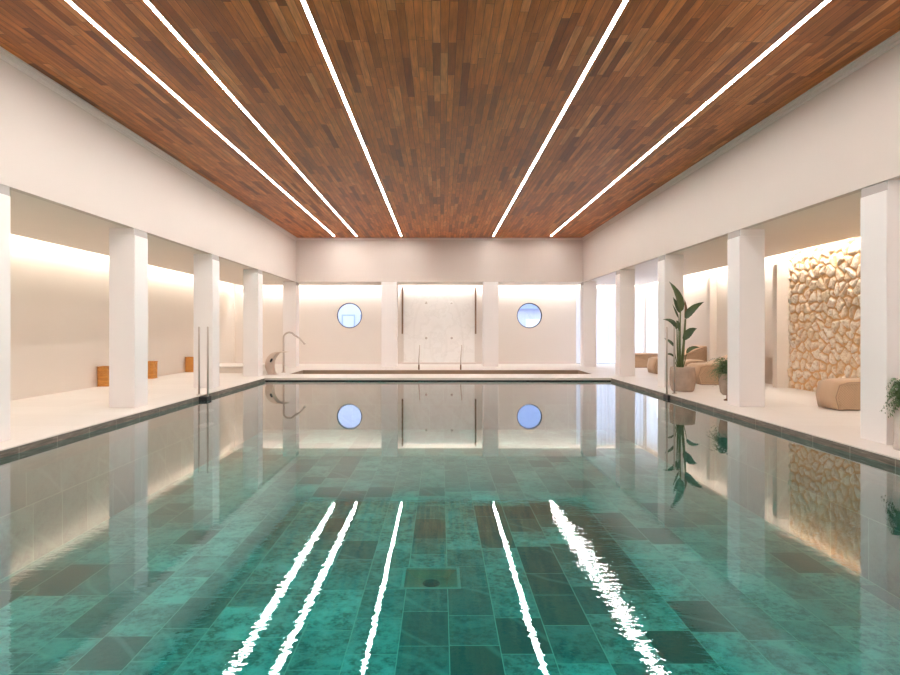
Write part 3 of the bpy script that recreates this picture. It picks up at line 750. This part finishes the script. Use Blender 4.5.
# ------------------------------------------------------------------ lounge seats
def lounge_body(L, w, high, hs=0.42, hb=0.73):
    """side profile in x (front 0 to back L), swept across y, narrower at the front"""
    if high: prof = [(0.03, 0.015), (-0.01, 0.2), (0.04, hs-0.03), (0.14, hs), (L*0.34, hs+0.015), (L*0.55, hs+0.10), (L*0.75, hs+0.22), (L*0.92, hb), (L-0.01, hb-0.01), (L, 0.4), (L-0.02, 0.015)]
    else: prof = [(0.03, 0.015), (-0.01, 0.2), (0.04, hs-0.04), (0.14, hs), (L*0.5, hs+0.012), (L-0.14, hs), (L-0.04, hs-0.04), (L+0.01, 0.2), (L-0.03, 0.015)]
    bm = bmesh.new(); loops = []
    for s in (-1, -0.96, -0.5, 0, 0.5, 0.96, 1):
        row = []
        for x, z in prof:
            hw = w/2*min(1.0, 0.80+0.20*min(1, max(0, x)/0.25)); 
            if not high: hw = w/2*min(1.0, 0.80+0.20*min(1, max(0, min(x, L-x))/0.25))
            k = 1.0; zz = z
            if abs(s) == 1:   # soft outer edge, slightly pulled in
                cx_, cz_ = L/2, 0.22; x2 = cx_+(x-cx_)*0.965; zz = 0.015+(z-0.015)*0.955; row.append(bm.verts.new((x2, s*hw, zz))); continue
            crown = 0.015*(1-s*s) if z > 0.3 else 0
            row.append(bm.verts.new((x, s*hw*k, zz+crown)))
        loops.append(row)
    for a, b in zip(loops, loops[1:]):
        n = len(a)
        for i in range(n): bm.faces.new([a[i], a[(i+1)%n], b[(i+1)%n], b[i]])
    bmesh.ops.recalc_face_normals(bm, faces=bm.faces[:])
    ends = (loops[0], loops[-1]); fs = [bm.faces.new(e) for e in ends]
    bmesh.ops.recalc_face_normals(bm, faces=bm.faces[:])
    side = []
    for e in ends: side.append([v.co.copy() for v in e])
    for f in bm.faces: f.smooth = True
    for f in fs: f.smooth = False
    return bm, side
def lounge(label, loc, L=1.4, w=0.9, high=True, rz=0, group='beige fabric lounge seats', name='lounge_chair', cat='lounge seat'):
    t = thing(name, label, cat, loc, rz, group)
    bm, side = lounge_body(L, w, high); obj('cushion_body', bm, M_fab, t)
    for e in side:
        c = sum(e, Vector())/len(e); sgn = -1 if c.y < 0 else 1
        bm = bmesh.new(); a = [bm.verts.new((c.x+(p.x-c.x)*0.955, p.y+sgn*0.004, c.z+(p.z-c.z)*0.93)) for p in e]; b = [bm.verts.new((c.x+(p.x-c.x)*0.93, p.y+sgn*0.010, c.z+(p.z-c.z)*0.89)) for p in e]
        n = len(a)
        for i in range(n): bm.faces.new([a[i], a[(i+1)%n], b[(i+1)%n], b[i]])
        bm.faces.new(b); bmesh.ops.recalc_face_normals(bm, faces=bm.faces[:])
        obj('side_panel', bm, M_quilt, t)
        bm = bmesh.new(); pp = [Vector((p.x, p.y+sgn*0.002, p.z)) for p in e]; tube(bm, pp+[pp[0]], 0.007, 6, caps=False); obj('piping', bm, M_pipe, t)
    bm = bmesh.new(); box(bm, 0.10, L-0.12, -w/2+0.12, w/2-0.12, 0.0, 0.02); obj('base_glide', bm, M_black, t)
    return t
lounge('low beige quilted pouf in front of the rubble stone wall', (5.61, 8.47+0.28, 0), 1.10, 0.55, False, name='pouf')
lounge('beige lounge seat with raised back, partly behind the column with the hanging fern planter', (5.38, 12.86, 0), 1.36, 0.80)
lounge('beige lounge seat with sweeping raised back, showing right of the tall bird of paradise', (5.55, 15.86, 0), 1.40, 0.68)
lounge('small beige pouf just behind the big round plant pot', (5.72, 14.35, 0), 0.62, 0.6, False, name='pouf')
lounge('wide beige pouf in front of the bright sheer curtain in the far corner', (5.78, 18.55, 0), 1.12, 0.8, False, name='pouf')

# ------------------------------------------------------------------ plants
def leaf_mesh(p0, p1, p2, w, up=(0, -1, 0.2), fold=0.25, n=12):
    """blade along the quadratic curve p0-p1-p2"""
    bm = bmesh.new(); p0, p1, p2 = Vector(p0), Vector(p1), Vector(p2); up = Vector(up).normalized(); rows = []
    for i in range(n+1):
        t = i/n; p = p0*(1-t)**2+p1*2*t*(1-t)+p2*t*t; d = ((p1-p0)*(1-t)+(p2-p1)*t).normalized()
        sd = d.cross(up).normalized(); nm = sd.cross(d).normalized()
        ww = w/2*(math.sin(PI*min(1, t*1.02)**0.72)**0.8 if 0 < t < 0.98 else 0.02)*(1+0.05*math.sin(i*2.7))
        rows.append([bm.verts.new(p-sd*ww+nm*ww*fold), bm.verts.new(p-sd*ww*0.5+nm*ww*fold*0.35), bm.verts.new(p), bm.verts.new(p+sd*ww*0.5+nm*ww*fold*0.35), bm.verts.new(p+sd*ww+nm*ww*fold)])
    for a, b in zip(rows, rows[1:]):
        for k in range(4):
            f = bm.faces.new([a[k], a[k+1], b[k+1], b[k]]); f.smooth = True
    return bm
PD = 11.32
t = thing('bird_of_paradise_plant', 'tall green bird of paradise plant in a squat clay pot', 'potted plant', (4.565, PD, 0))
pp = [(0, 0.0), (0.185, 0.0), (0.205, 0.03), (0.225, 0.13), (0.232, 0.24), (0.226, 0.36), (0.215, 0.45), (0.20, 0.455), (0.19, 0.44), (0.195, 0.36), (0, 0.36)]
bm = bmesh.new(); lathe(bm, pp, 48); obj('plant_pot', bm, M_pot, t)
bm = bmesh.new(); lathe(bm, [(0.2, 0.385), (0.1, 0.40), (0, 0.405)], 32); obj('soil', bm, M_soil, t)
def Q(x, y, dy=0.0):   # photo position at the plant's distance, local to the pot
    d = PD+dy; return Vector(((x-440.5)/600*d-4.565, dy, CH-(y-330)/600*d))
LV = [ # (base, mid, tip, width, depth, material, stem base x)
    ((680.6, 312), (681.5, 297), (669.0, 281.5), 0.170, -0.05, M_leaf, 680),
    ((680.0, 313), (677.5, 306), (673.0, 297), 0.085, -0.02, M_leaf, 680.5),
    ((685.0, 319), (686.5, 309), (684.3, 299), 0.070, 0.03, M_leafb, 681),
    ((685.8, 319), (690, 308), (704.0, 302), 0.135, -0.03, M_leaf, 682),
    ((683.4, 340.5), (688, 330), (697.0, 328.5), 0.145, -0.10, M_leaf, 682.5),
    ((677.0, 329.5), (674, 319), (662.8, 319.5), 0.085, 0.04, M_leaf, 678.5),
    ((676.5, 320.5), (679, 324), (678.5, 333), 0.060, -0.04, M_leaf, 679),
    ((674.0, 346.5), (671, 341), (664.0, 338.3), 0.055, -0.12, M_leaf, 678),
    ((674.0, 357), (671, 353.0), (666.0, 354.5), 0.045, -0.06, M_leaf, 677.5),
    ((686.5, 353.5), (690, 346.0), (700.0, 347.6), 0.075, -0.14, M_leaf, 683),
    ((678.6, 318), (676.0, 313), (672.5, 304), 0.05, 0.05, M_leaf, 679.5),
]
for k, (a, b, c, w, dy, m, sxx) in enumerate(LV):
    p0, p1, p2 = Q(*a, dy), Q(*b, dy-0.02), Q(*c, dy-0.05*(-1)**k)
    s = -1 if k % 2 else 1
    lf = obj('leaf', leaf_mesh(p0, p1, p2, w, (0.25*s, -1, 0.35), 0.28), m, t)
    if m is M_leafb: lf['label'] = 'brown withered leaf'
    b0 = Q(sxx, 368, dy*0.3); q = (p0+b0)/2+Vector((( -0.012 if p0.x < b0.x else 0.012), 0, 0.0)); pts = []
    for i in range(9):
        u = i/8; pts.append(b0*(1-u)**2+q*2*u*(1-u)+p0*u*u)
    bm = bmesh.new(); tube(bm, pts, [0.022-0.013*i/8 if k < 6 else 0.009-0.003*i/8 for i in range(9)], 8); obj('stem', bm, M_stem, t)
# fern planters
def fern(seed, n=70, reach=0.30, droop=0.32, up=0.12):
    bm = bmesh.new(); rnd = random.Random(seed)
    for k in range(n):
        a = rnd.uniform(0, 2*PI); r = reach*rnd.uniform(0.45, 1.0); u = up*rnd.uniform(0.3, 1.3); dr = droop*rnd.uniform(0.2, 1.0)
        p0 = Vector((rnd.uniform(-0.05, 0.05), rnd.uniform(-0.05, 0.05), 0)); p1 = Vector((math.cos(a)*r*0.55, math.sin(a)*r*0.55, u*1.8)); p2 = Vector((math.cos(a)*r, math.sin(a)*r, u-dr))
        m = 11
        for i in range(1, m+1):
            t_ = i/m; p = p0*(1-t_)**2+p1*2*t_*(1-t_)+p2*t_*t_; d = ((p1-p0)*(1-t_)+(p2-p1)*t_).normalized()
            sd = d.cross(Vector((0, 0, 1)))
            if sd.length < 1e-3: sd = Vector((1, 0, 0))
            sd.normalize(); L = 0.048*(1-0.55*t_)*rnd.uniform(0.8, 1.25); wd = 0.012
            for s in (-1, 1):
                tip = p+sd*s*L+d*L*0.5+Vector((0, 0, -0.012)); mid = p+(tip-p)*0.5
                v = [bm.verts.new(p), bm.verts.new(mid+d*wd*0.7+Vector((0, 0, .004))), bm.verts.new(tip), bm.verts.new(mid-d*wd*0.7)]
                bm.faces.new(v)
    return bm
t = thing('fern_planter', 'bushy green fern in a slim tapered planter left of the right-hand column', 'potted plant', (4.69, 9.80, 0))
bm = bmesh.new(); lathe(bm, [(0, 0.09), (0.075, 0.09), (0.11, 0.13), (0.135, 0.28), (0.14, 0.43), (0.125, 0.43), (0.12, 0.40), (0, 0.40)], 36); obj('plant_pot', bm, M_pot, t)
bm = bmesh.new(); lathe(bm, [(0, 0), (0.06, 0.0), (0.06, 0.012), (0.02, 0.03), (0.02, 0.09), (0, 0.09)], 24); obj('pot_foot', bm, M_bronze, t)
f = obj('foliage', fern(3, 130, 0.33, 0.26, 0.20), M_fern, t); f.location = (0, 0, 0.42)
t = thing('fern_planter', 'bushy green fern in a pale straight pot at the right edge, before the nearest column', 'potted plant', (4.50, 5.75, 0))
bm = bmesh.new(); lathe(bm, [(0, 0.0), (0.128, 0.0), (0.132, 0.01), (0.132, 0.05), (0.126, 0.053), (0.13, 0.30), (0.128, 0.42), (0.113, 0.42), (0.108, 0.39), (0, 0.39)], 48); obj('plant_pot', bm, M_pot2, t)
f = obj('foliage', fern(9, 130, 0.25, 0.18, 0.18), M_fern, t); f.location = (0, 0, 0.41)

# ------------------------------------------------------------------ outside, seen through the round windows
struct('ground_outside', B(-14, 24, WB+TX, 45, -0.25, -0.15), M_grass)
t = thing('neighbouring_building', 'pale neighbouring building seen through the left round window', 'building', (-5.5, 31, -0.15))
obj('wall', B(-4.5, 3.2, 0, 3, 0, 4.6), M_facade, t); obj('upper_wall', B(-1.6, 0.7, 0.8, 3, 4.6, 5.4), M_facade, t)
for x in (-0.2, 0.75, 1.7):
    w = obj('window', B(x-0.35, x+0.35, -0.05, 0.0, 0.9, 2.1), M_shutter, t); obj('pane', B(x-0.27, x+0.27, -0.06, -0.051, 0.98, 2.02), M_facade, w)
t = thing('garden_house', 'pale garden house seen through the right round window', 'building', (4.8, 33, -0.15))
obj('wall', B(-3.2, 3.2, 0, 3, 0, 2.45), M_facade, t); obj('roof', B(-3.4, 3.4, -0.4, 3.2, 2.45, 4.9), M_shutter, t); obj('door', B(-0.1, 0.9, -0.04, 0, 0, 1.9), M_marble, t)
